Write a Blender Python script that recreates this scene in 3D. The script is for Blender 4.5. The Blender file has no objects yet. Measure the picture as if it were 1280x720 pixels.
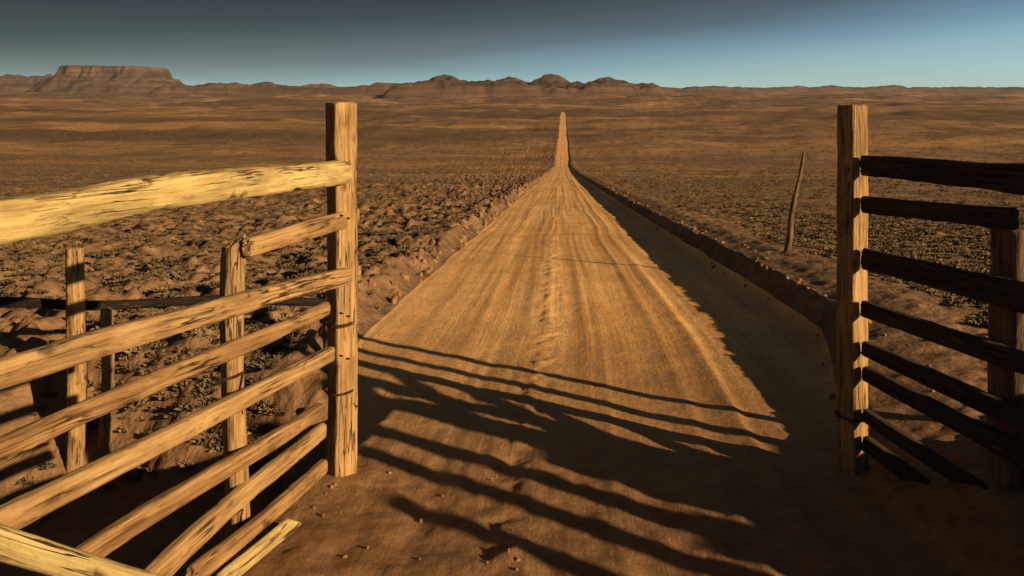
import bpy, math, random
import numpy as np
from mathutils import Vector, Matrix
R = math.radians
scene = bpy.context.scene
col = scene.collection
random.seed(5)
rng = np.random.default_rng(11)

# ------------------------------------------------------------------ camera
EYE = 2.2
cam_d = bpy.data.cameras.new('camera'); cam = bpy.data.objects.new('camera', cam_d); col.objects.link(cam)
cam.location = (0, 0, EYE); cam.rotation_euler = (R(90), 0, 0)
cam_d.lens = 28.125; cam_d.sensor_width = 36; cam_d.shift_y = -210/1280
cam_d.clip_start = 0.05; cam_d.clip_end = 60000
scene.camera = cam

# ------------------------------------------------------------------ light
TRAVEL = 142.0      # heading of the shadows, degrees from +X
ELEV = 16.5
to_sun = Vector((math.cos(R(TRAVEL+180))*math.cos(R(ELEV)), math.sin(R(TRAVEL+180))*math.cos(R(ELEV)), math.sin(R(ELEV))))
sd = bpy.data.lights.new('sun', 'SUN'); sun = bpy.data.objects.new('sun', sd); col.objects.link(sun)
sd.energy = 5.0; sd.angle = R(0.6); sd.color = (1.0, 0.70, 0.40)
sun.rotation_euler = to_sun.to_track_quat('Z', 'Y').to_euler()
w = bpy.data.worlds.new('World'); scene.world = w; w.use_nodes = True
nt = w.node_tree; nt.nodes.clear()
N = nt.nodes.new; Lk = nt.links.new
out = N('ShaderNodeOutputWorld'); bg = N('ShaderNodeBackground'); bg.inputs['Strength'].default_value = 0.09
sky = N('ShaderNodeTexSky'); sky.sky_type = 'NISHITA'; sky.sun_disc = False
sky.sun_elevation = R(ELEV); sky.sun_rotation = math.atan2(to_sun.x, to_sun.y)
sky.air_density = 1.0; sky.dust_density = 0.6; sky.ozone_density = 1.5; sky.altitude = 1200
# a heavy bank of dark cloud high over a clear strip along the horizon
tc = N('ShaderNodeTexCoord'); sep = N('ShaderNodeSeparateXYZ'); Lk(tc.outputs['Generated'], sep.inputs[0])
mp = N('ShaderNodeMapping'); mp.inputs['Scale'].default_value = (1.2, 1.2, 14); Lk(tc.outputs['Generated'], mp.inputs[0])
nz = N('ShaderNodeTexNoise'); nz.inputs['Scale'].default_value = 1.6; nz.inputs['Detail'].default_value = 4; Lk(mp.outputs[0], nz.inputs[0])
ma = N('ShaderNodeMath'); ma.operation = 'MULTIPLY_ADD'; ma.inputs[1].default_value = 0.030; Lk(nz.outputs[0], ma.inputs[0])
mb = N('ShaderNodeMath'); mb.operation = 'MULTIPLY_ADD'; mb.inputs[1].default_value = -0.12; Lk(sep.outputs['X'], mb.inputs[0])
mc = N('ShaderNodeMath'); mc.operation = 'MULTIPLY'; Lk(sep.outputs['Z'], mc.inputs[0]); mc.inputs[1].default_value = 1.0
md = N('ShaderNodeMath'); md.operation = 'MULTIPLY'; md.use_clamp = True; md.inputs[1].default_value = 12.0; Lk(sep.outputs['Z'], md.inputs[0])
me_ = N('ShaderNodeMath'); me_.operation = 'MULTIPLY'; Lk(sep.outputs['X'], me_.inputs[0]); Lk(md.outputs[0], me_.inputs[1])
Lk(me_.outputs[0], mb.inputs[0]); Lk(mc.outputs[0], mb.inputs[2]); Lk(mb.outputs[0], ma.inputs[2])
cr = N('ShaderNodeValToRGB'); e = cr.color_ramp
e.elements[0].position = 0.015; e.elements[0].color = (0.64, 0.78, 0.86, 1)
e.elements[1].position = 1.0; e.elements[1].color = (0.46, 0.31, 0.21, 1)
for p, c in ((0.045, (0.47, 0.59, 0.655)), (0.07, (0.305, 0.41, 0.485)), (0.105, (0.168, 0.186, 0.202)), (0.134, (0.110, 0.122, 0.120)),
             (0.165, (0.060, 0.068, 0.068)), (0.22, (0.032, 0.039, 0.040)), (0.32, (0.08, 0.075, 0.065)), (0.55, (0.38, 0.27, 0.19))):
    q = e.elements.new(p); q.color = (*c, 1)
Lk(ma.outputs[0], cr.inputs[0])
mx = N('ShaderNodeMix'); mx.data_type = 'RGBA'; mx.blend_type = 'MULTIPLY'; mx.inputs[0].default_value = 1
Lk(sky.outputs[0], mx.inputs[6]); Lk(cr.outputs[0], mx.inputs[7]); Lk(mx.outputs[2], bg.inputs[0]); Lk(bg.outputs[0], out.inputs[0])
scene.view_settings.view_transform = 'Standard'; scene.view_settings.look = 'None'
scene.view_settings.exposure = 0.85; scene.view_settings.gamma = 1

# ------------------------------------------------------------------ numpy noise
def _h(ix, iy, seed):
    n = (ix.astype(np.int64)*374761393 + iy.astype(np.int64)*668265263 + seed*974634777) & 0xffffffff
    n = ((n ^ (n >> 13))*1274126177) & 0xffffffff
    n = n ^ (n >> 16)
    return (n & 0xffff)/65535.0*2-1
def vn(x, y, seed=0):
    ix = np.floor(x); iy = np.floor(y); fx = x-ix; fy = y-iy
    fx = fx*fx*fx*(fx*(fx*6-15)+10); fy = fy*fy*fy*(fy*(fy*6-15)+10)
    a = _h(ix, iy, seed); b = _h(ix+1, iy, seed); c = _h(ix, iy+1, seed); d = _h(ix+1, iy+1, seed)
    return (a*(1-fx)+b*fx)*(1-fy)+(c*(1-fx)+d*fx)*fy
def fbm(x, y, o=4, seed=0, g=0.5):
    r = 0; a = 1.0; t = 0
    x = np.asarray(x, float); y = np.asarray(y, float)
    for k in range(o):
        r = r+a*vn(x, y, seed+k*17); t += a; a *= g
        x, y = 1.62*x+1.2*y+5.1, 1.62*y-1.2*x+9.7
    return r/t
def sm(a, b, x):
    t = np.clip((x-a)/(b-a), 0, 1); return t*t*(3-2*t)

# ------------------------------------------------------------------ terrain
PY = [-400, 0, 100, 180, 240, 300, 360, 430, 600, 800, 930, 1000, 1150, 1500, 2200, 3000, 4000, 5200, 6500, 8000, 12000]
PZ = [22.3, .272, -5.23, -9.5, -12.2, -13.3, -12.2, -8.3, -0.6, 7.2, 11.6, 12.4, 12.6, 24, 52, 84, 124, 172, 222, 262, 250]
_ys = np.linspace(-400, 12000, 12401)
_k = np.ones(61)/61
_zs = np.interp(_ys, PY, PZ); _zs = np.where((_ys > 60) & (_ys < 11900), np.convolve(_zs, _k, 'same'), _zs)
def profile(Y): return np.interp(Y, _ys, _zs)
def road_c(Y): return 0.064*Y+0.45*np.exp(-np.maximum(Y, 0)/60)-0.28*(1-sm(4.6, 9.5, Y))-0.13*sm(4.6, 9.5, Y)
def road_h(Y): return 1.68+0.84*sm(4.6, 9.5, Y)+0.06*fbm(Y*0.6, Y*0+3.3, 3, 8)+0.7*sm(120, 300, Y)*fbm(Y*0.02, Y*0+3.3, 4, 9)-1.6*sm(780, 1000, Y)
def height(X, Y, s=None):
    X = np.asarray(X, float); Y = np.asarray(Y, float)
    if s is None: s = X-road_c(Y)
    hw = road_h(Y); e = np.abs(s)-hw
    D = np.hypot(X, Y)
    z = profile(Y)
    off = sm(0, 1, e/np.maximum(0.04*D, 1.5))
    # broad swells and gullies, growing with distance
    z = z+off*sm(15, 120, D)*0.45*fbm(X/14, Y/14, 3, 3)
    z = z+sm(60, 500, D)*off*1.8*fbm(X/60, Y/45, 4, 5)
    z = z+sm(350, 1800, D)*17*fbm(X/260, Y/190, 5, 6)*off
    z = z+sm(150, 700, D)*3.6*off*fbm(X/48, Y/60, 4, 16)
    rid = 1-np.abs(fbm(X/900, Y/620, 5, 21))*2.2
    z = z+sm(1200, 3000, D)*34*(rid-0.75)
    # banks beside the sunken road
    right = s > 0
    lump = fbm(X*1.7, Y*1.1, 4, 31); lump2 = fbm(X*5, Y*5, 3, 37)
    bR = ((0.17+0.19*sm(5.0, 9.0, Y)+0.03*sm(6, 9, Y)*(1-sm(14, 30, Y)))*sm(-0.03, 0.28, e)+0.09*sm(0.2, 1.0, e))*(1+0.05*lump+0.07*lump2*sm(0.0, .3, e))
    bR = bR-0.10*sm(0.6, 2.5, e)*sm(5, 9, Y)
    bL = (0.015+0.225*sm(5.0, 9.0, Y))*sm(-0.05, 0.5, e)*(1+1.0*lump+0.7*lump2)-0.10*sm(0.8, 2.2, e)*sm(5, 9, Y)
    z = z+np.where(right, bR, bL)*np.clip(1.25-D/700, 0.25, 1)
    # added hollow behind the left fence, shaped to hold dark shade
    ax_ = (X+1.06); ay_ = (Y-4.94); dl = -0.968*ax_+0.252*ay_; al = 0.252*ax_+0.968*ay_
    dlw = dl+0.12*fbm(X*1.3, Y*1.3, 3, 33)
    z = z-1.0*sm(0.10, 0.95, dlw)*(1-sm(2.9, 4.8, dlw))*(1-sm(0.8, 1.9, al+0.25*fbm(X*1.1, Y*1.1, 3, 34)))*sm(-4.2, -2.6, al)
    # tussocky, clodded desert floor
    sc = 1+D/45+(D/110)**1.5
    cl = fbm(X/(0.42*sc), Y/(0.42*sc), 3, 41)
    cl = np.where(cl > 0, cl, cl*0.5)
    z = z+np.where(right, sm(0.5, 2.2, e), sm(0.15, 1.1, e))*0.042*np.minimum(sc, 12)**0.62*cl*(0.6+0.7*sm(-.3, .4, fbm(X/5, Y/5, 2, 44)))*np.where(D > 900, 0.5, 1)
    z = z+sm(0.3, 0.9, e)*0.018*fbm(X/0.11, Y/0.11, 2, 47)*(D < 30)
    # ruts, ridges and clods on the road
    on = 1-sm(-0.25, 0.05, e)
    wob = 0.10*fbm(Y*0.15, Y*0+1, 2, 60)
    ss = s+wob
    rut = 0.006*vn(ss*5.5, Y*0.10, 61)+0.004*vn(ss*13, Y*0.16, 62)+0.0018*vn(ss*29, Y*0.3, 63)
    rut = rut+0.017*np.exp(-((ss+0.45)/0.15)**2)*(0.5+1.5*fbm(s*9, Y*8, 3, 64))*(1-0.5*sm(10, 30, Y))
    rut = rut-0.012*np.exp(-((ss+1.05)/0.25)**2)-0.012*np.exp(-((ss-0.5)/0.28)**2)
    rut = rut+0.009*np.exp(-((ss-0.80)/0.05)**2)*(1+.5*fbm(s*5, Y*5, 2, 66))+0.011*np.exp(-((ss-1.15)/0.06)**2)*(1+.6*fbm(s*5, Y*5, 2, 67))
    rut = rut+0.009*fbm(X*4, Y*4, 3, 65)*(1-0.4*sm(4.5, 7, Y))
    rut = rut*np.minimum((1+D/60)**0.35, 1.5)
    z = z+on*rut
    z = z+(1-sm(4.5, 6.5, Y))*0.02*fbm(X*6, Y*6, 3, 69)
    for (mx_, my_, mr_, mh_) in ((-1.06, 4.94, .26, .035), (2.1, 4.94, .28, .02), (2.6, 4.07, .4, .09), (-3.72, 6.9, .4, .08)):
        z = z+mh_*np.exp(-((X-mx_)**2+(Y-my_)**2)/mr_**2)*(1+.5*fbm(X*7, Y*7, 2, 70))
    return z

def mat_new(name):
    m = bpy.data.materials.new(name); m.use_nodes = True
    t = m.node_tree; b = t.nodes['Principled BSDF']; b.inputs['Roughness'].default_value = 0.92
    b.inputs['Specular IOR Level'].default_value = 0.15
    return m, t, b
def ramp(t, src, stops):
    r = t.nodes.new('ShaderNodeValToRGB'); el = r.color_ramp.elements
    el[0].position = stops[0][0]; el[0].color = (*stops[0][1], 1)
    el[1].position = stops[-1][0]; el[1].color = (*stops[-1][1], 1)
    for p, c in stops[1:-1]: q = el.new(p); q.color = (*c, 1)
    t.links.new(src, r.inputs[0]); return r.outputs[0]
def noise(t, src, scale, detail=4, sc=(1, 1, 1), rough=0.55, loc=(0, 0, 0)):
    m = t.nodes.new('ShaderNodeMapping'); m.inputs['Scale'].default_value = sc; m.inputs['Location'].default_value = loc
    t.links.new(src, m.inputs[0])
    n = t.nodes.new('ShaderNodeTexNoise'); n.inputs['Scale'].default_value = scale; n.inputs['Detail'].default_value = detail
    n.inputs['Roughness'].default_value = rough
    t.links.new(m.outputs[0], n.inputs[0]); return n.outputs[0]
def mixc(t, f, a, b, mode='MIX'):
    m = t.nodes.new('ShaderNodeMix'); m.data_type = 'RGBA'; m.blend_type = mode
    if isinstance(f, float): m.inputs[0].default_value = f
    else: t.links.new(f, m.inputs[0])
    for k, v in ((6, a), (7, b)):
        if isinstance(v, tuple): m.inputs[k].default_value = (*v, 1)
        else: t.links.new(v, m.inputs[k])
    return m.outputs[2]
def bump(t, b, hsrc, dist, st=1.0, prev=None):
    n = t.nodes.new('ShaderNodeBump'); n.inputs['Distance'].default_value = dist; n.inputs['Strength'].default_value = st
    t.links.new(hsrc, n.inputs['Height'])
    if prev: t.links.new(prev.outputs[0], n.inputs['Normal'])
    t.links.new(n.outputs[0], b.inputs['Normal']); return n

def ground_material():
    m, t, b = mat_new('desert_ground')
    g = t.nodes.new('ShaderNodeNewGeometry').outputs['Position']
    big = noise(t, g, 1, 10, (0.0022, 0.007, 0.0), 0.66)
    mid = noise(t, g, 1, 6, (0.05, 0.09, 0.0), 0.62)
    fine = noise(t, g, 2.2, 6, (1, 1, 1), 0.7)
    c1 = ramp(t, fine, [(0.30, (0.11, 0.062, 0.033)), (0.52, (0.21, 0.122, 0.061)), (0.72, (0.32, 0.19, 0.094))])
    scr = ramp(t, fine, [(0.35, (0.050, 0.034, 0.020)), (0.55, (0.105, 0.069, 0.040)), (0.75, (0.165, 0.108, 0.06))])
    f1 = ramp(t, mid, [(0.40, (0, 0, 0)), (0.62, (0.7, 0.7, 0.7))])
    c = mixc(t, f1, c1, scr)
    f2 = ramp(t, big, [(0.46, (0, 0, 0)), (0.56, (0.8, 0.8, 0.8))])
    c = mixc(t, f2, c, (0.33, 0.180, 0.068))
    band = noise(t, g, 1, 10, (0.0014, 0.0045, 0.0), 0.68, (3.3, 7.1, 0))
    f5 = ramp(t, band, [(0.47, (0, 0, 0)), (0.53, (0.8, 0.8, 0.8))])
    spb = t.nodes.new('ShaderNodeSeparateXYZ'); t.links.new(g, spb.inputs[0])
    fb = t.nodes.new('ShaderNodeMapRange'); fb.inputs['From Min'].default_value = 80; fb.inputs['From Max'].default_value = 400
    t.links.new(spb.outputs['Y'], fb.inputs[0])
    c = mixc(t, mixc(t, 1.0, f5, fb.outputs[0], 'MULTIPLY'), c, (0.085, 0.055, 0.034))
    # far scrub: dark shrub dots of a couple of metres
    v = t.nodes.new('ShaderNodeTexVoronoi'); v.inputs['Scale'].default_value = 0.30; v.feature = 'F1'
    v.inputs['Randomness'].default_value = 1; t.links.new(g, v.inputs[0])
    dots = ramp(t, v.outputs['Distance'], [(0.18, (1, 1, 1)), (0.36, (0, 0, 0))])
    sp = t.nodes.new('ShaderNodeSeparateXYZ'); t.links.new(g, sp.inputs[0])
    far = t.nodes.new('ShaderNodeMapRange'); far.inputs['From Min'].default_value = 60; far.inputs['From Max'].default_value = 170
    t.links.new(sp.outputs['Y'], far.inputs[0])
    gate = ramp(t, mid, [(0.36, (0.1, 0.1, 0.1)), (0.55, (0.85, 0.85, 0.85))])
    f3 = mixc(t, 1.0, dots, gate, 'MULTIPLY')
    f4 = mixc(t, 1.0, f3, far.outputs[0], 'MULTIPLY')
    c = mixc(t, f4, c, (0.055, 0.045, 0.026))
    v2 = t.nodes.new('ShaderNodeTexVoronoi'); v2.inputs['Scale'].default_value = 0.055; t.links.new(g, v2.inputs[0])
    d2 = ramp(t, v2.outputs['Distance'], [(0.2, (.75, .75, .75)), (0.42, (0, 0, 0))])
    far2 = t.nodes.new('ShaderNodeMapRange'); far2.inputs['From Min'].default_value = 500; far2.inputs['From Max'].default_value = 1500
    t.links.new(sp.outputs['Y'], far2.inputs[0])
    c = mixc(t, mixc(t, 1.0, mixc(t, 1.0, d2, gate, 'MULTIPLY'), far2.outputs[0], 'MULTIPLY'), c, (0.08, 0.055, 0.035))
    blot = noise(t, g, 0.9, 6, (1, 1, 1), 0.65)
    ad = t.nodes.new('ShaderNodeMath'); ad.operation = 'MULTIPLY_ADD'; ad.inputs[1].default_value = 3.0
    t.links.new(blot, ad.inputs[0]); t.links.new(sp.outputs['Y'], ad.inputs[2])
    mr = t.nodes.new('ShaderNodeMapRange'); mr.inputs['From Min'].default_value = 9.0; mr.inputs['From Max'].default_value = 6.5
    t.links.new(ad.outputs[0], mr.inputs[0])
    fine6 = noise(t, g, 6, 7, (1, 1, 1), 0.75)
    dk = ramp(t, fine6, [(0.3, (0.13, 0.068, 0.031)), (0.7, (0.275, 0.152, 0.068))])
    c = mixc(t, mr.outputs[0], c, dk)
    t.links.new(c, b.inputs['Base Color'])
    n1 = noise(t, g, 9, 8, (1, 1, 1), 0.75)
    b1 = bump(t, b, n1, 0.035, 0.9)
    n2 = noise(t, g, 0.12, 8, (1, 1, 1), 0.7)
    bump(t, b, n2, 1.2, 0.5, b1)
    return m
def road_material():
    m, t, b = mat_new('packed_sand')
    uv = t.nodes.new('ShaderNodeUVMap').outputs[0]
    g = t.nodes.new('ShaderNodeNewGeometry').outputs['Position']
    st = noise(t, uv, 1, 4, (2.6, 0.045, 1), 0.6)
    st2 = noise(t, uv, 1, 4, (26, 0.35, 1), 0.6)
    blot = noise(t, g, 0.9, 6, (1, 1, 1), 0.65)
    c = ramp(t, st, [(0.34, (0.62, 0.345, 0.13)), (0.5, (0.80, 0.465, 0.18)), (0.66, (0.88, 0.56, 0.235))])
    c2 = ramp(t, st2, [(0.35, (0.86, 0.84, 0.80)), (0.6, (1, 1, 1))])
    c = mixc(t, 0.7, c, c2, 'MULTIPLY')
    c3 = ramp(t, blot, [(0.35, (0.74, 0.72, 0.70)), (0.62, (1, 1, 1))])
    c = mixc(t, 0.8, c, c3, 'MULTIPLY')
    c = mixc(t, 1.0, c, ramp(t, noise(t, g, 26, 3, (1, 1, 1), 0.7), [(0.36, (0.70, 0.68, 0.66)), (0.50, (1, 1, 1))]), 'MULTIPLY')
    c = mixc(t, 0.9, c, ramp(t, noise(t, g, 1, 5, (0.35, 0.12, 1), 0.6, (4, 4, 0)), [(0.38, (0.80, 0.77, 0.74)), (0.6, (1, 1, 1))]), 'MULTIPLY')
    # trampled, darker loose earth at the gateway
    sp = t.nodes.new('ShaderNodeSeparateXYZ'); t.links.new(g, sp.inputs[0])
    ad = t.nodes.new('ShaderNodeMath'); ad.operation = 'MULTIPLY_ADD'; ad.inputs[1].default_value = 3.0
    t.links.new(blot, ad.inputs[0]); t.links.new(sp.outputs['Y'], ad.inputs[2])
    mr = t.nodes.new('ShaderNodeMapRange'); mr.inputs['From Min'].default_value = 11.0; mr.inputs['From Max'].default_value = 5.8
    t.links.new(ad.outputs[0], mr.inputs[0])
    fine = noise(t, g, 6, 7, (1, 1, 1), 0.75)
    dk = ramp(t, fine, [(0.3, (0.13, 0.068, 0.031)), (0.7, (0.275, 0.152, 0.068))])
    c = mixc(t, mr.outputs[0], c, dk)
    t.links.new(c, b.inputs['Base Color'])
    n1 = noise(t, g, 14, 8, (1, 1, 1), 0.75)
    b1 = bump(t, b, n1, 0.020, 0.8)
    b2 = bump(t, b, st2, 0.006, 0.7, b1)
    bump(t, b, noise(t, uv, 1, 5, (3.0, 1.3, 1), 0.7), 0.03, 0.6, b2)
    return m
M_ground = ground_material(); M_road = road_material()

def grid_mesh(name, V, nr, nc, mat, uv=None, facemask=None):
    idx = np.arange(nr*nc).reshape(nr, nc)
    F = np.stack([idx[:-1, :-1], idx[:-1, 1:], idx[1:, 1:], idx[1:, :-1]], -1).reshape(-1, 4)
    if facemask is not None:
        F = F[facemask.reshape(-1)]
        used = np.unique(F); rem = np.zeros(nr*nc, int); rem[used] = np.arange(len(used)); F = rem[F]; V = V[used]
        if uv is not None: uv = uv[used]
    me = bpy.data.meshes.new(name)
    me.vertices.add(len(V)); me.vertices.foreach_set('co', V.astype(np.float32).ravel())
    me.loops.add(F.size); me.loops.foreach_set('vertex_index', F.astype(np.int32).ravel())
    me.polygons.add(len(F)); me.polygons.foreach_set('loop_start', np.arange(0, F.size, 4, dtype=np.int32))
    me.polygons.foreach_set('use_smooth', np.ones(len(F), bool))
    if uv is not None:
        ul = me.uv_layers.new(name='UVMap'); ul.data.foreach_set('uv', uv[F.ravel()].astype(np.float32).ravel())
    me.update(); me.validate(); me.materials.append(mat)
    o = bpy.data.objects.new(name, me); col.objects.link(o); return o
def structure(o): o['kind'] = 'structure'; return o

rows = [-60.0]
while rows[-1] < 1.8: rows.append(rows[-1]+max(0.05, (1.8-rows[-1])*0.12))
while rows[-1] < 10000: rows.append(rows[-1]+max(0.032, rows[-1]*0.0078 if rows[-1] < 400 else rows[-1]*0.0105))
Yr = np.array(rows)
side = [0.0]
while side[-1] < 7500: side.append(side[-1]+max(0.045, side[-1]*0.0115))
side = np.array(side[1:])
NR = 130
u = np.linspace(-1, 1, NR)
hwY = road_h(Yr)[:, None]
S = np.concatenate([-(hwY+side[::-1][None, :]), u[None, :]*hwY, hwY+side[None, :]], 1)
YY = np.repeat(Yr[:, None], S.shape[1], 1)
XX = S+road_c(YY)
ZZ = height(XX, YY, S)
V = np.stack([XX, YY, ZZ], -1).reshape(-1, 3)
nr, nc = S.shape
isroad = np.zeros((nr-1, nc-1), bool)
isroad[Yr[:-1] < 1060, len(side):len(side)+NR-1+2] = True
UV = np.stack([S, YY], -1).reshape(-1, 2)
structure(grid_mesh('desert_ground', V, nr, nc, M_ground, None, ~isroad))
structure(grid_mesh('dirt_road', V, nr, nc, M_road, UV, isroad))

# ------------------------------------------------------------------ mesa and hills
def rock_material():
    m, t, b = mat_new('red_rock')
    g = t.nodes.new('ShaderNodeNewGeometry'); P = g.outputs['Position']
    strata = noise(t, P, 1, 5, (0.0015, 0.0015, 0.055), 0.6)
    blot = noise(t, P, 0.012, 6, (1, 1, 1), 0.65)
    c = ramp(t, strata, [(0.35, (0.045, 0.031, 0.022)), (0.5, (0.085, 0.052, 0.034)), (0.66, (0.135, 0.078, 0.049))])
    c = mixc(t, 0.7, c, ramp(t, blot, [(0.35, (0.55, 0.55, 0.52)), (0.62, (1, 1, 1))]), 'MULTIPLY')
    t.links.new(c, b.inputs['Base Color'])
    n = noise(t, P, 0.05, 8, (1, 1, 0.4), 0.7); bump(t, b, n, 8, 0.45)
    return m
M_rock = rock_material()
def zpix(py, Y): return EYE-(py-150)/1000*Y
def hill(name, Yc, px, py_top, wpx, depth, res, fn, seed):
    # fn(r, X, Y) -> 0..1 relief of the hill on its own footprint
    Xc = (px-640)/1000*Yc; W = wpx/1000*Yc
    xs = np.arange(Xc-W, Xc+W, res); ys = np.arange(Yc-depth, Yc+depth, res)
    X, Y = np.meshgrid(xs, ys)
    Hrel = fn((X-Xc)/W, (Y-Yc)/depth, X, Y)
    base = profile(Y)-25
    top = zpix(py_top, Yc)
    Z = base+(top-base)*Hrel
    V = np.stack([X, Y, Z], -1).reshape(-1, 3)
    return structure(grid_mesh(name, V, len(ys), len(xs), M_rock))
def mesa_fn(a, d, X, Y):
    wob = 0.10*fbm(X/210, Y/210, 4, 71)+0.02*fbm(X/45, Y/45, 3, 72)
    r = (np.abs(a)**3.0+np.abs(d)**3.0)**(1/3.0)+wob*1.4
    gul = np.abs(fbm(X/110, Y/110, 4, 74))
    talus = np.clip((1-r)/0.42, 0, 1)
    cliff = sm(0.56, 0.46, r+0.05*gul)
    h = 0.66*talus**1.35*(1-0.25*gul)
    h = np.where(cliff > 0, np.maximum(h, 0)*(1-cliff)+cliff*(0.975+0.02*fbm(X/110, Y/110, 4, 75)+0.03*sm(-1, 1, -a)), h)
    return np.clip(h, 0, 1.02)
def mound_fn(peaks, plateau=0.5):
    def f(a, d, X, Y):
        h = 0
        for (ax, hh, w) in peaks:
            rr = np.hypot((a-ax)/w, d/0.75)
            rr = rr*(1+0.30*fbm(X/90, Y/90, 4, 81))
            cone = np.clip(1-rr, 0, 1)
            cap = sm(0.30, 0.12, rr)
            hv = hh*(0.93*cone**0.85+0.10*cap)
            h = np.maximum(h, np.minimum(hv, hh))
        pl = plateau*(0.85+0.35*fbm(X/160, Y/120, 4, 83))*sm(1, 0.72, np.abs(a))
        h = np.maximum(h, pl)
        h = h*(1-0.22*np.abs(fbm(X/55, Y/55, 4, 82)))
        return h*sm(1, 0.8, np.abs(a))*sm(1, 0.8, np.abs(d))
    return f
hill('mesa', 5000, 145, 84, 106, 420, 6.5, mesa_fn, 1)
hill('ridge', 6200, 8, 91, 120, 500, 11, mound_fn([(-.5, 1.0, .8), (.05, .97, .8), (.45, .9, .8)], .8), 2)
hill('hills', 3300, 662, 96, 200, 330, 5.5,
     mound_fn([(-.52, 1.10, .50), (-.36, .78, .5), (-.13, 1.02, .52), (.13, 1.12, .52), (.02, .84, .5), (.50, 1.0, .70), (-.75, .80, .5), (.75, .74, .5), (.3, .86, .5)], .78), 3)
hill('hills', 4300, 380, 102, 190, 380, 8, mound_fn([(-.6, .95, .6), (-.25, 1.0, .5), (.1, .92, .65), (.5, .85, .7)], .8), 4)
hill('ridge', 6900, 1110, 109, 460, 700, 17, mound_fn([(-.75, .93, .7), (-.4, 1.0, .75), (0, .97, .75), (.35, 1.0, .7), (.7, .95, .7)], .9), 5)

# ------------------------------------------------------------------ wood
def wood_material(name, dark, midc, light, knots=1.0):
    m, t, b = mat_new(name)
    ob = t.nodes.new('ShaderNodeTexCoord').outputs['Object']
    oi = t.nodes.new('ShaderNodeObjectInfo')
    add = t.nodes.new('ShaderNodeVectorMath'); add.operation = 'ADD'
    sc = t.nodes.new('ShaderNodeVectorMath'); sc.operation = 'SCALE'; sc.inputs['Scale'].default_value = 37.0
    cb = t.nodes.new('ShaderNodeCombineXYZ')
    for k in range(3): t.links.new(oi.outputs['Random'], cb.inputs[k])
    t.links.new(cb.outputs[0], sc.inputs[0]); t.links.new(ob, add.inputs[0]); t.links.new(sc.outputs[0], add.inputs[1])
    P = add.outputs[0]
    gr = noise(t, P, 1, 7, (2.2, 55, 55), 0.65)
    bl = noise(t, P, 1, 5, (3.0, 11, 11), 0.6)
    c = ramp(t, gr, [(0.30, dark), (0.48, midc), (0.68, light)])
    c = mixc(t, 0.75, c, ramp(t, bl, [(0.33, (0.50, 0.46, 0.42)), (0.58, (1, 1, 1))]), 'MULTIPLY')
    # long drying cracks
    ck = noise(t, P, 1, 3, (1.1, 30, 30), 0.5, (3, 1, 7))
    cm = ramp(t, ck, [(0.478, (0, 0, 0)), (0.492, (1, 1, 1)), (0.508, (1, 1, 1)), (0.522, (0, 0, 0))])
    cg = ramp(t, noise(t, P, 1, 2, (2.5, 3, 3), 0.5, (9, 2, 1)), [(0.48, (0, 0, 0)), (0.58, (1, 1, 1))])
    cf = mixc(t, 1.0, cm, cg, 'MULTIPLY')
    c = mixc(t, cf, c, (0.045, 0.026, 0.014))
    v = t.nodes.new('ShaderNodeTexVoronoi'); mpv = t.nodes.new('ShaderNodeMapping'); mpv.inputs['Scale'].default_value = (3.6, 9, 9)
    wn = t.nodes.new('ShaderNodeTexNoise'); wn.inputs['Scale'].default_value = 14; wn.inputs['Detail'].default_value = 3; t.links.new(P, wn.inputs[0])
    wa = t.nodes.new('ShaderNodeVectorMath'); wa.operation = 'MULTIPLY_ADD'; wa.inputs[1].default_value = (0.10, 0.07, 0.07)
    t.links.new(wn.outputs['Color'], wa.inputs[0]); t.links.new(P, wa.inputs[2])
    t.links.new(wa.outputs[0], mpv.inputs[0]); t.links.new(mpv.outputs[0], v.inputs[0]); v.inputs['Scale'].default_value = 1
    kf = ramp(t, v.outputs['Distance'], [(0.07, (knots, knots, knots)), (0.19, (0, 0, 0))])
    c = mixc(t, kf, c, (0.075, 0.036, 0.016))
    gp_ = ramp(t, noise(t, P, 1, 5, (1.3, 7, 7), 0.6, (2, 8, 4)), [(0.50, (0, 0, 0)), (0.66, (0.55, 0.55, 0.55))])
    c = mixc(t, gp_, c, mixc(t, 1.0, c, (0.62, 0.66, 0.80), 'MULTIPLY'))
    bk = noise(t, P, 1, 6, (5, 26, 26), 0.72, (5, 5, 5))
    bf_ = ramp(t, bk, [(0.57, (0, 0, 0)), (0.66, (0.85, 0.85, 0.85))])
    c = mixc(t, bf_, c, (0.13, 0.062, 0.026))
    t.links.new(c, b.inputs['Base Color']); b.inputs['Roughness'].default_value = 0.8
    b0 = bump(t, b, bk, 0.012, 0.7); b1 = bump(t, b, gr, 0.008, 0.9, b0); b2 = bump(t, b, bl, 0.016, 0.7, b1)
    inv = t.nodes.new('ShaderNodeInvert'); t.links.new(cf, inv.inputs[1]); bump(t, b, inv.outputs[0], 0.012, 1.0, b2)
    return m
M_pale = wood_material('pale_peeled_wood', (0.30, 0.20, 0.075), (0.44, 0.335, 0.13), (0.54, 0.44, 0.185), 0.9)
M_wood = wood_material('weathered_wood', (0.15, 0.080, 0.033), (0.30, 0.185, 0.075), (0.42, 0.28, 0.12), 0.8)
M_brown = wood_material('bark_stained_wood', (0.11, 0.057, 0.024), (0.25, 0.145, 0.057), (0.38, 0.235, 0.098), 0.9)
M_grey = wood_material('grey_brown_wood', (0.06, 0.042, 0.028), (0.12, 0.082, 0.050), (0.19, 0.13, 0.08), 0.5)
M_blk = wood_material('black_wood', (0.010, 0.008, 0.006), (0.016, 0.012, 0.009), (0.030, 0.022, 0.016), 0.2)  # near-black wood tones for the low back rail
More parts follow.
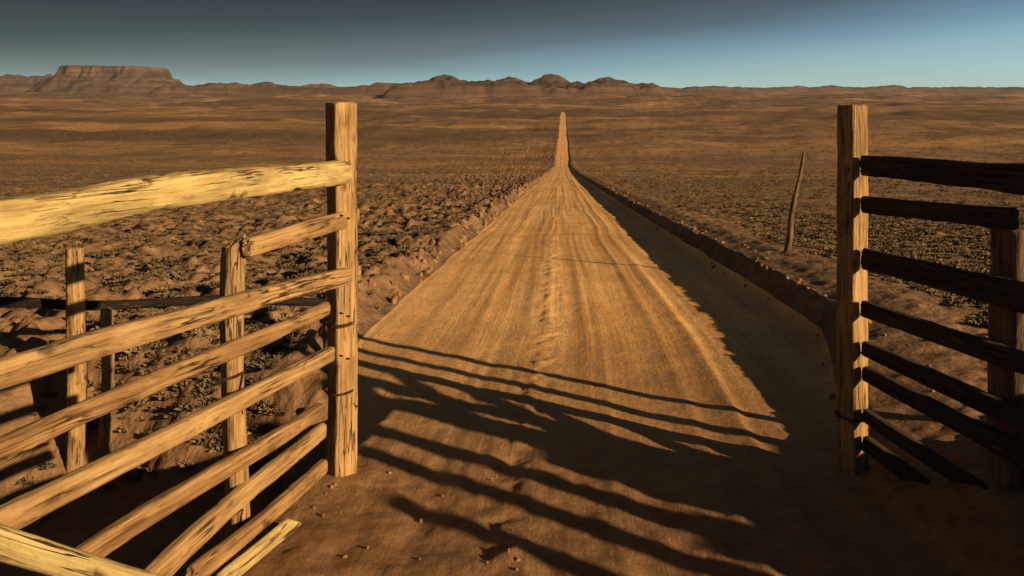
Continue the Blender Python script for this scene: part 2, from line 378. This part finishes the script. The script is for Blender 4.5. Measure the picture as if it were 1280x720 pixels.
M_shade = wood_material('shade_darkened_wood', (0.020, 0.015, 0.011), (0.042, 0.031, 0.022), (0.075, 0.055, 0.038), 0.4)  # shade of the right fence rails put into the wood colour
M_rust, _t, _b = mat_new('rusty_iron')
_c = ramp(_t, noise(_t, _t.nodes.new('ShaderNodeTexCoord').outputs['Object'], 60, 4), [(0.35, (0.02, 0.014, 0.011)), (0.7, (0.10, 0.04, 0.018))])
_t.links.new(_c, _b.inputs['Base Color']); _b.inputs['Metallic'].default_value = 0.5; _b.inputs['Roughness'].default_value = 0.7

def log_mesh(name, L, a0, b0, a1, b1, ex=3.2, seed=0, bend=0.01, rough=1.0, chips=(), taper=(1, 1), nseg=28, cut=(0.0, 0.0)):
    r = np.random.default_rng(seed+100)
    n = max(8, int(L/0.035)); xs = np.linspace(0, L, n)
    th = np.linspace(0, 2*math.pi, nseg, endpoint=False)
    c, s = np.cos(th), np.sin(th)
    cy = np.sign(c)*np.abs(c)**(2/ex); cz = np.sign(s)*np.abs(s)**(2/ex)
    # rings: end rings pull in for worn arrises
    xs = np.concatenate([[xs[0]-0.0, xs[0]], xs[1:-1], [xs[-1], xs[-1]+0.0]])
    sc = np.ones(len(xs)); sc[0] = 0.86; sc[-1] = 0.86; xs[1] += 0.010; xs[-2] -= 0.010
    t = xs/L
    A = (a0+(a1-a0)*t)/2; B = (b0+(b1-b0)*t)/2
    sd_ = seed*13.7
    A = A*(1+0.07*rough*fbm(xs*2.2+sd_, xs*0+1, 2, seed)); B = B*(1+0.09*rough*fbm(xs*2.5+sd_, xs*0+7, 2, seed+1))
    oy = bend*fbm(xs*0.9+sd_, xs*0+2, 2, seed+2); oz = bend*fbm(xs*0.8+sd_, xs*0+5, 2, seed+3)
    Xg = np.repeat(xs[:, None], nseg, 1)
    d = 1+rough*(0.045*fbm(Xg*16+sd_, (th[None, :]*4)+Xg*0, 3, seed+6)+0.05*fbm(Xg*5+sd_, (th[None, :]*1.6)+Xg*0, 3, seed+4)+0.035*fbm(Xg*2+sd_, np.cos(th)[None, :]*6+np.sin(th)[None, :]*9+Xg*0, 3, seed+5))
    Yg = (A*sc)[:, None]*cy[None, :]*d; Zg = (B*sc)[:, None]*cz[None, :]*d
    for (x0, wd, dep, up) in chips:   # bites out of the top (up=1) or bottom (-1)
        f = np.exp(-((Xg-x0)/wd)**2)*(1+0.4*fbm(Xg*40, Yg*40, 2, seed+9))
        lim = up*(B[:, None]-dep*f)
        Zg = np.where((up*Zg > np.abs(lim)*1.0) & (f > 0.15), lim, Zg)
    Xg = Xg.copy()
    Xg[0] += cut[0]*cz; Xg[1] += cut[0]*cz; Xg[-1] += cut[1]*cz; Xg[-2] += cut[1]*cz
    Xg[0] += 0.003*r.standard_normal(nseg); Xg[-1] += 0.003*r.standard_normal(nseg)
    Yg += oy[:, None]; Zg += oz[:, None]
    m = len(xs)
    V = np.stack([Xg, Yg, Zg], -1).reshape(-1, 3)
    caps = np.array([[Xg[0].mean(), oy[0], oz[0]], [Xg[-1].mean(), oy[-1], oz[-1]]])
    V = np.vstack([V, caps])
    F = []
    for i in range(m-1):
        for j in range(nseg):
            k = (j+1) % nseg
            F.append((i*nseg+j, i*nseg+k, (i+1)*nseg+k, (i+1)*nseg+j))
    for j in range(nseg):
        k = (j+1) % nseg
        F.append((m*nseg, k, j)); F.append((m*nseg+1, (m-1)*nseg+j, (m-1)*nseg+k))
    me = bpy.data.meshes.new(name); me.from_pydata(V.tolist(), [], F)
    for p in me.polygons: p.use_smooth = len(p.vertices) == 4
    me.update(); return me
def frame(p0, p1, nrm):
    p0 = Vector(p0); p1 = Vector(p1); x = (p1-p0).normalized(); y = Vector(nrm); y = (y-x*y.dot(x)).normalized(); z = x.cross(y)
    M = Matrix((x, y, z)).transposed().to_4x4(); M.translation = p0; return M, (p1-p0).length
def timber(name, p0, p1, nrm, a, b, mat, parent=None, **kw):
    """a = thickness along nrm, b = across; either a number or (start, end)"""
    M, L = frame(p0, p1, nrm)
    a = a if isinstance(a, tuple) else (a, a); b = b if isinstance(b, tuple) else (b, b)
    if 'chips' in kw: kw['chips'] = [(c[0]*L, *c[1:]) for c in kw['chips']]
    me = log_mesh(name, L, a[0], b[0], a[1], b[1], **kw); me.materials.append(mat)
    o = bpy.data.objects.new(name, me); col.objects.link(o)
    if parent: o.parent = parent; o.matrix_parent_inverse = Matrix(); o.matrix_local = Matrix.Translation(-parent.location) @ M
    else: o.matrix_world = M
    return o
def thing(name, loc, label, cat, group=None):
    o = bpy.data.objects.new(name, None); col.objects.link(o); o.location = loc; o.empty_display_size = 0.2
    o['label'] = label; o['category'] = cat
    if group: o['group'] = group
    return o
def tag(o, label, cat, group=None):
    o['label'] = label; o['category'] = cat
    if group: o['group'] = group
    return o
def gz(x, y): return float(height(np.array([x]), np.array([y]))[0])
def tube(name, pts, r, mat, parent=None):
    cu = bpy.data.curves.new(name, 'CURVE'); cu.dimensions = '3D'; cu.bevel_depth = r; cu.bevel_resolution = 2
    sp = cu.splines.new('POLY'); sp.points.add(len(pts)-1)
    for q, p in zip(sp.points, pts): q.co = (*p, 1)
    tmp = bpy.data.objects.new(name, cu); col.objects.link(tmp)
    dg = bpy.context.evaluated_depsgraph_get(); me = bpy.data.meshes.new_from_object(tmp.evaluated_get(dg))
    bpy.data.objects.remove(tmp); bpy.data.curves.remove(cu)
    for p in me.polygons: p.use_smooth = True
    me.materials.clear(); me.materials.append(mat)
    o = bpy.data.objects.new(name, me); col.objects.link(o)
    if parent: o.parent = parent; o.location = -parent.location
    return o
def ang(d): return Vector((math.cos(R(d)), math.sin(R(d)), 0))

# ---- left fence: runs from the gate post towards and past the camera's left
G = Vector((-1.06, 4.94, 0)); GD = Vector((-0.26, -1, 0))
def fl(px, py, off=0.0):
    k = (px-640)/1000; t = (-1.06-4.94*k)/(0.26-k); p = G+GD*t
    q = Vector((p.x, p.y, zpix(py, p.y)))
    return q
FN = Vector((1, -0.26, 0)).normalized()
lf = thing('rail_fence', (G.x, G.y, gz(G.x, G.y)), 'sunlit golden log rail fence left of the road, thick peeled log on top', 'fence')
def post(name, x, y, top, w, face, parent, mat, seed, lean=(0, 0), **kw):
    g = gz(x, y)
    return timber(name, (x, y, g-0.35), (x+lean[0], y+lean[1], top), ang(face), w, w, mat, parent, seed=seed, **kw)
gp = post('post', G.x, G.y, zpix(128, 4.94), 0.150, -52, lf, M_wood, 3, ex=7, rough=.7, bend=.02)
p2 = Vector(fl(300, 300)); post('post', p2.x-0.03, p2.y+.03, p2.z, (0.10), -48, lf, M_wood, 7, ex=4, rough=1.3, bend=.03, cut=(0, .03))
p3 = G+GD*3.1; post('post', p3.x-0.12, p3.y, 1.95, .13, -50, lf, M_wood, 9, ex=4)
p4 = G+GD*5.0; post('post', p4.x-0.12, p4.y, 1.95, .13, -50, lf, M_wood, 10, ex=4)
def lrail(a, ta, b, tb, ext=True, out_=0.03, mat=M_wood, thick=0.06, seed=1, **kw):
    A = fl(*a); B = fl(*b); d = (A-B)
    wa = ta/1000*A.y; wb = tb/1000*B.y
    if ext:
        k = 1.9/d.length; wa = wa+(wa-wb)*k*0.4; A = A+d*k
    A = A+FN*out_; B = B+FN*out_
    if isinstance(thick, float): thick = (thick, thick)
    return timber('rail', A, B, FN, thick, (wa, wb), mat, lf, seed=seed, **kw)
lrail((0, 270), 58, (428, 217), 30, mat=M_pale, thick=0.13, out_=0.02, ex=3.2, seed=21, rough=1.1, bend=.03,
      chips=[(0.84, .030, .026, 1), (0.60, .06, .016, 1), (.45, .05, .010, 1), (.62, .05, .014, -1), (.78, .04, .012, -1)])
lrail((297, 309), 25, (437, 270), 21, ext=False, seed=22, mat=M_wood, thick=.05, out_=.05, ex=5)
lrail((0, 463), 36, (437, 341), 21, seed=23, thick=.06, out_=.05, ex=4, bend=.03)
lrail((0, 556), 32, (408, 390), 18, mat=M_brown, seed=24, thick=.06, out_=.0, ex=2.6, bend=.03)
lrail((0, 648), 38, (408, 442), 19, seed=25, thick=.05, out_=.03, ex=5, bend=.015, mat=M_wood)
lrail((90, 703), 34, (397, 513), 17, mat=M_brown, ext=True, seed=26, thick=.05, ex=5, bend=.03)
lrail((202, 705), 34, (396, 537), 20, ext=True, seed=27, thick=.05, out_=.04, ex=5, bend=.03)
lrail((225, 722), 26, (399, 582), 17, mat=M_brown, ext=False, seed=28, thick=.05, out_=.05, ex=4, bend=.03)
# near cross brace, dropping to the lower left corner
A = Vector(((-70-640)/1000*2.35, 2.35, zpix(655, 2.35))); B = Vector(((215-640)/1000*2.35, 2.35, zpix(745, 2.35)))
timber('brace', A, B, (0.3, -1, 0.5), .05, .085, M_pale, lf, seed=31, ex=4)
# nail heads where the rails meet the gate post
for py in (218, 271, 343, 393, 446):
    for dx in (-6, 3):
        q = fl(418+dx, py+dx*0.4, 0)+FN*0.085
        tube('nail', [q-FN*0.02, q], 0.006, M_rust, lf)
# wire ties and nails
def tie(parent, x, y, z, r, n=2, tail=0.15, seed=0):
    rr = random.Random(seed); pts = []
    for i in range(n*18+1):
        t = i/18*2*math.pi; q = r*1.38*(1+.05*math.sin(3*t))
        # follow the rounded square of the post
        pts.append((x+q*math.cos(t)*.93, y+q*math.sin(t)*.93, z+0.008*i/18+0.01*math.sin(t)))
    for i in range(6):
        f = i/5; pts.append((x+r*1.35+0.03*f*math.sin(5*f+seed), y-0.02*f-r*.2, z-tail*f))
    tube('wire_tie', pts, 0.0035, M_rust, parent)
tie(lf, G.x, G.y, zpix(404, 4.94), .075, 3, .05, 1)
tie(lf, G.x, G.y, zpix(487, 4.94), .075, 2, .10, 2)
tie(lf, p2.x-.07, p2.y+.02, zpix(470, p2.y), .06, 2, .18, 3)
tie(lf, p2.x-.07, p2.y+.02, zpix(640, p2.y), .06, 2, .12, 4)
# loose board on the ground at the foot of the fence
def gpt(px, py, dz=0.0):
    Y = 1928/(py-205); X = (px-640)/1000*Y; return Vector((X, Y, gz(X, Y)+dz))
tag(timber('board', gpt(275, 742, .05), gpt(367, 668, .06), (0.5, -0.6, .7), .03, .075, M_pale, None, seed=41, ex=5, cut=(0, .03)),
    'loose pale board lying on the dirt at the foot of the left fence', 'board')

# ---- dark low rail fence further back on the left
bx, by = -3.72, 6.9
bf = thing('low_fence', (bx, by, gz(bx, by)), 'low fence with one black rail behind the sunlit left fence', 'fence')
post('post', bx, by, zpix(309, by), .15, -60, bf, M_wood, 51, ex=3, rough=1.5, bend=.05, lean=(-.05, 0))
post('post', bx+.16, by+.05, zpix(388, by), .10, -60, bf, M_wood, 52, ex=3, rough=1.5, bend=.05, lean=(.05, 0))
post('post', -1.75, 7.6, zpix(383, 7.6), .09, -60, bf, M_grey, 53, ex=3, rough=1.5)
post('post', -6.9, 6.6, zpix(330, 6.6), .14, -60, bf, M_grey, 54, ex=3, rough=1.5)
timber('rail', (-8.2, 6.45, zpix(382, 6.45)), (-1.70, 7.52, zpix(379, 7.52)), (0, -1, 0), .07, (.115, .075), M_blk, bf, seed=55, ex=3, bend=.05)

# ---- right fence
P1 = Vector((2.10, 4.94, 0)); P2 = Vector((2.50, 4.05, 0)); 
rf = thing('rail_fence', (P1.x, P1.y, gz(P1.x, P1.y)), 'shaded dark plank rail fence on the right side of the gateway', 'fence')
post('post', P1.x, P1.y, zpix(131, 4.94), .138, -65, rf, M_wood, 61, ex=7, rough=.7, bend=.02)
post('post', P2.x+.075, P2.y+.06, zpix(286, 4.05), .20, -62, rf, M_grey, 62, ex=3, rough=1.2, bend=.03)
post('post', 2.84, 3.62, 2.0, .13, -60, rf, M_grey, 63, ex=4)
zr1 = [(207, 25), (252, 20), (320, 26), (382, 20), (431, 18), (462, 18), (512, 17), (548, 18)]
zr2 = [(221, 38), (269, 27), (366, 36), (443, 28), (512, 28), (556, 28), (628, 22), (676, 24)]
nrm = Vector((-0.91, -0.41, 0))
for i, ((ya, ta), (yb, tb)) in enumerate(zip(zr1, zr2)):
    a = Vector((P1.x+.045, P1.y-.10, zpix(ya, 4.94)))
    b = Vector((P2.x-.03, P2.y-.03, zpix(yb, 4.05)))
    dd = (b-a).normalized()
    o = timber('rail', a-dd*.02, b+dd*(.07 if i == 1 else .45), nrm, .055, (ta/1000*4.94, tb/1000*4.05*1.03), M_shade, rf, seed=70+i, ex=4.5, bend=.012)
# ---- unseen uprights and slabs, added off to the right to cast shadow stripes
pf0 = Vector((3.50, 4.92, 0)); pfd = Vector((0.205, -0.979, 0)); mN = Vector((0.616, 0.788, 0))
pal = thing('shadow_palisade', (pf0.x, pf0.y, gz(pf0.x, pf0.y)), 'unseen row of tall poles and short slabs added to cast shadow stripes', 'shadow_palisade')
def upright(m_, w_, h_, kind, sd_):
    k = (pf0.dot(mN)-m_)/0.645; p = pf0+pfd*k; g = gz(p.x, p.y)
    if kind == 'pole': timber('pole', (p.x, p.y, g-.3), (p.x+.03*math.sin(sd_*5), p.y, h_), ang(-10), w_, w_, M_grey, pal, seed=sd_, ex=2.2, nseg=14, bend=.04)
    else: timber('slab', (p.x+.03, p.y, g-.3), (p.x+.03, p.y, h_), ang(-12), .04, w_/0.645+.03, M_grey, pal, seed=sd_, ex=5, nseg=14)
for q, (m_, w_, h_) in enumerate([(5.95, .12, 2.1), (5.52, .13, 2.15), (4.86, .12, 2.1), (4.50, .24, 2.05), (4.00, .18, 2.0), (3.62, .17, 1.98), (3.20, .16, 1.95), (2.72, .15, 1.8)]):
    upright(m_, w_, h_, 'pole', 120+q)
for q, (a_, b_, h_) in enumerate([(6.05, 5.75, .42), (5.75, 5.45, .45), (5.45, 5.22, .70), (5.22, 4.98, .80), (4.98, 4.78, .95), (4.78, 4.60, 1.35), (4.60, 4.40, 1.55), (4.40, 4.22, 1.45),
                                  (4.22, 4.05, 1.12), (4.05, 3.80, 1.25), (3.80, 3.62, 1.0), (3.62, 3.42, 1.30), (3.42, 3.22, 1.05), (3.22, 3.0, 1.2), (3.0, 2.75, .95), (2.75, 2.5, .8), (2.5, 2.2, .7)]):
    upright((a_+b_)/2, (a_-b_), h_, 'slab', 140+q)
tie(rf, P1.x, P1.y, zpix(520, 4.94), .069, 2, .1, 6)

# ---- leaning pole out on the plain
px_, py_ = 4.50, 13.3
tag(timber('pole', (px_-.03, py_, gz(px_, py_)-.3), (4.83, py_, zpix(190, py_)), (0, -1, 0), (.12, .045), (.12, .045), M_grey, None, seed=95, ex=2, bend=.09, nseg=16, rough=1.5),
    'thin weathered pole leaning right beside the dirt road', 'pole')

# ------------------------------------------------------------------ scrub, clods
M_scrub, _t, _b = mat_new('dry_scrub')
_oi = _t.nodes.new('ShaderNodeNewGeometry')
_n = noise(_t, _oi.outputs['Position'], 3.0, 3)
_t.links.new(ramp(_t, _n, [(0.35, (0.065, 0.050, 0.028)), (0.5, (0.115, 0.082, 0.044)), (0.68, (0.22, 0.150, 0.075))]), _b.inputs['Base Color'])
def tuft_geo(seed, n=52, long=False):
    r = np.random.default_rng(seed); V = []; F = []
    for i in range(n):
        a = r.uniform(0, 6.283); rad = r.uniform(0, 1)**0.6
        el = r.uniform(0.15, 1.45); L = r.uniform(0.6, 1.05)
        bx_, by_ = 0.35*rad*math.cos(a), 0.35*rad*math.sin(a)
        d = np.array([math.cos(a)*math.cos(el), math.sin(a)*math.cos(el), math.sin(el)*0.75])
        tip = np.array([bx_, by_, 0])+d*L*(0.9 if rad > .4 else 0.7)
        mid = np.array([bx_, by_, 0])+d*L*0.5+np.array([0, 0, 0.07])
        sd_ = np.cross(d, [r.normal(), r.normal(), r.normal()]); sd_ /= np.linalg.norm(sd_)+1e-6
        w_ = r.uniform(0.06, 0.15)
        k = len(V)
        V += [np.array([bx_, by_, -0.1]), mid+sd_*w_, tip, mid-sd_*w_]
        F.append((k, k+1, k+2, k+3))
    return np.array(V), np.array(F)
TV = [tuft_geo(200+i) for i in range(6)]
shrub_me = []
for i, (v, f) in enumerate(TV):
    me = bpy.data.meshes.new('desert_shrub'); me.from_pydata((v*0.24).tolist(), [], f.tolist()); me.materials.append(M_scrub); shrub_me.append(me)
cand = []
rr = np.random.default_rng(77)
def scatter(n, d0, d1):
    D = d0*(d1/d0)**rr.uniform(0, 1, n); A = rr.uniform(-0.78, 0.78, n)
    return D*np.sin(A), D*np.cos(A)
X1, Y1 = scatter(62000, 4.5, 800)
e1 = np.abs(X1-road_c(Y1))-road_h(Y1)
dens = fbm(X1/7, Y1/7, 3, 91)
keep = (e1 > np.where(X1 > road_c(Y1), 1.3+0.9*dens, 0.55)) & ~((-0.968*(X1+1.06)+0.252*(Y1-4.94) < 3.0) & (0.252*(X1+1.06)+0.968*(Y1-4.94) < 1.1) & (X1 < -1)) & (dens > -0.22+0.25*rr.uniform(-1, 1, len(X1))) & (np.hypot(X1, Y1) > 6.2) & ~((X1 < -0.9) & (Y1 < 5.6)) & ~((X1 > 1.8) & (Y1 < 6.0))
X1, Y1 = X1[keep], Y1[keep]
Z1 = height(X1, Y1); D1 = np.hypot(X1, Y1)
S1 = rr.uniform(0.28, 0.78, len(X1))*(0.65+np.minimum(D1/80, 5.5)); R1 = rr.uniform(0, 6.283, len(X1)); K1 = rr.integers(0, 6, len(X1))
show = S1/D1*((np.abs(X1) < 0.66*Y1))
order = np.argsort(-show)
for n_, i in enumerate(order[:300]):
    o = bpy.data.objects.new('desert_shrub', shrub_me[K1[i]]); col.objects.link(o)
    o.location = (X1[i], Y1[i], Z1[i]-0.01); o.rotation_euler = (0, 0, R1[i]); o.scale = (S1[i], S1[i], S1[i]*0.8)
    if X1[i] < road_c(Y1[i]): tag(o, 'small dry brown scrub tuft on the plain left of the road', 'shrub', 'scrub tufts left of the road')
    else: tag(o, 'small dry brown scrub tuft on the plain right of the road', 'shrub', 'scrub tufts right of the road')
VV = []; FF = []; base = 0
for i in order[300:]:
    v, f = TV[K1[i]]
    n2 = len(f) if D1[i] < 30 else (22 if D1[i] < 150 else 12)
    v = v[:n2*4]; f = f[:n2]
    c_, s_ = math.cos(R1[i]), math.sin(R1[i]); q = 0.24*S1[i]
    VV.append(np.stack([(v[:, 0]*c_-v[:, 1]*s_)*q+X1[i], (v[:, 0]*s_+v[:, 1]*c_)*q+Y1[i], v[:, 2]*q*0.8+Z1[i]-0.01], -1)); FF.append(f+base); base += len(v)
VV = np.vstack(VV); FF = np.vstack(FF)
me = bpy.data.meshes.new('desert_scrub'); me.vertices.add(len(VV)); me.vertices.foreach_set('co', VV.astype(np.float32).ravel())
me.loops.add(FF.size); me.loops.foreach_set('vertex_index', FF.astype(np.int32).ravel())
me.polygons.add(len(FF)); me.polygons.foreach_set('loop_start', np.arange(0, FF.size, 4, dtype=np.int32)); me.update(); me.materials.append(M_scrub)
o = bpy.data.objects.new('desert_scrub', me); col.objects.link(o); o['kind'] = 'stuff'
tag(o, 'mass of dry brown scrub covering the farther plain', 'scrub')

import bmesh
def clod_mesh(seed):
    r = random.Random(seed); bm = bmesh.new(); bmesh.ops.create_icosphere(bm, subdivisions=3, radius=1)
    for v in bm.verts:
        p = np.array(v.co); k = 1+0.38*float(fbm(p[0]*1.4+seed*3, p[1]*1.4+p[2]*1.1, 3, seed))+0.16*float(fbm(p[0]*4, p[2]*4+p[1]*3, 2, seed+3))
        v.co = Vector(p*k)
    me = bpy.data.meshes.new('clod'); bm.to_mesh(me); bm.free()
    for p in me.polygons: p.use_smooth = False
    return me
M_clod, _t, _b = mat_new('dry_clod')
_g = _t.nodes.new('ShaderNodeNewGeometry').outputs['Position']
_t.links.new(ramp(_t, noise(_t, _g, 7, 5), [(0.35, (0.14, 0.074, 0.037)), (0.66, (0.27, 0.155, 0.075))]), _b.inputs['Base Color'])
bump(_t, _b, noise(_t, _g, 40, 5), 0.01, 0.8)
cm_ = [clod_mesh(300+i) for i in range(5)]
for m_ in cm_: m_.materials.append(M_clod)
def clods(n, xf, yr, sr, label, group):
    for k in range(n):
        y = yr[0]*(yr[1]/yr[0])**rr.uniform(); x = xf(y); s_ = rr.uniform(*sr)*(0.8+y/25)
        o = bpy.data.objects.new('clod', cm_[k % 5]); col.objects.link(o)
        o.location = (x, y, gz(x, y)+s_*0.15); o.rotation_euler = tuple(rr.uniform(0, 6, 3)); o.scale = (s_*rr.uniform(.8, 1.4), s_*rr.uniform(.7, 1.1), s_*rr.uniform(.5, .8))
        tag(o, label, 'clod', group)
clods(150, lambda y: float(road_c(y)-road_h(y))-abs(rr.normal())*0.30-0.02, (6, 60), (.018, .06), 'lump of dry earth on the left edge of the road', 'clods along the left road edge')
clods(150, lambda y: float(road_c(y)+road_h(y))+0.02+abs(rr.normal())*0.35, (5.5, 60), (.006, .034), 'lump of dry earth on the bank right of the road', 'clods along the right bank')
clods(34, lambda y: rr.uniform(-1.3, 0.1), (3.5, 5.2), (.005, .016), 'pebble sized clod of earth beside the left gate post', 'small clods beside the left gate post')

# ------------------------------------------------------------------ air
hm = bpy.data.meshes.new('haze'); bm = bmesh.new(); bmesh.ops.create_cube(bm, size=1)
for v in bm.verts: v.co = Vector((v.co.x*24000, v.co.y*12600+5800, 420 if v.co.z > 0 else -60))
bm.to_mesh(hm); bm.free()
hz = bpy.data.objects.new('haze', hm); col.objects.link(hz); hz['kind'] = 'stuff'
tag(hz, 'thin pale haze in the air over the far plain', 'haze')
m = bpy.data.materials.new('haze'); m.use_nodes = True; t = m.node_tree; t.nodes.clear()
o_ = t.nodes.new('ShaderNodeOutputMaterial'); pv = t.nodes.new('ShaderNodeVolumePrincipled')
pv.inputs['Color'].default_value = (0.75, 0.85, 1.0, 1); pv.inputs['Density'].default_value = 2e-5; pv.inputs['Anisotropy'].default_value = 0.2
t.links.new(pv.outputs[0], o_.inputs['Volume']); hm.materials.append(m)
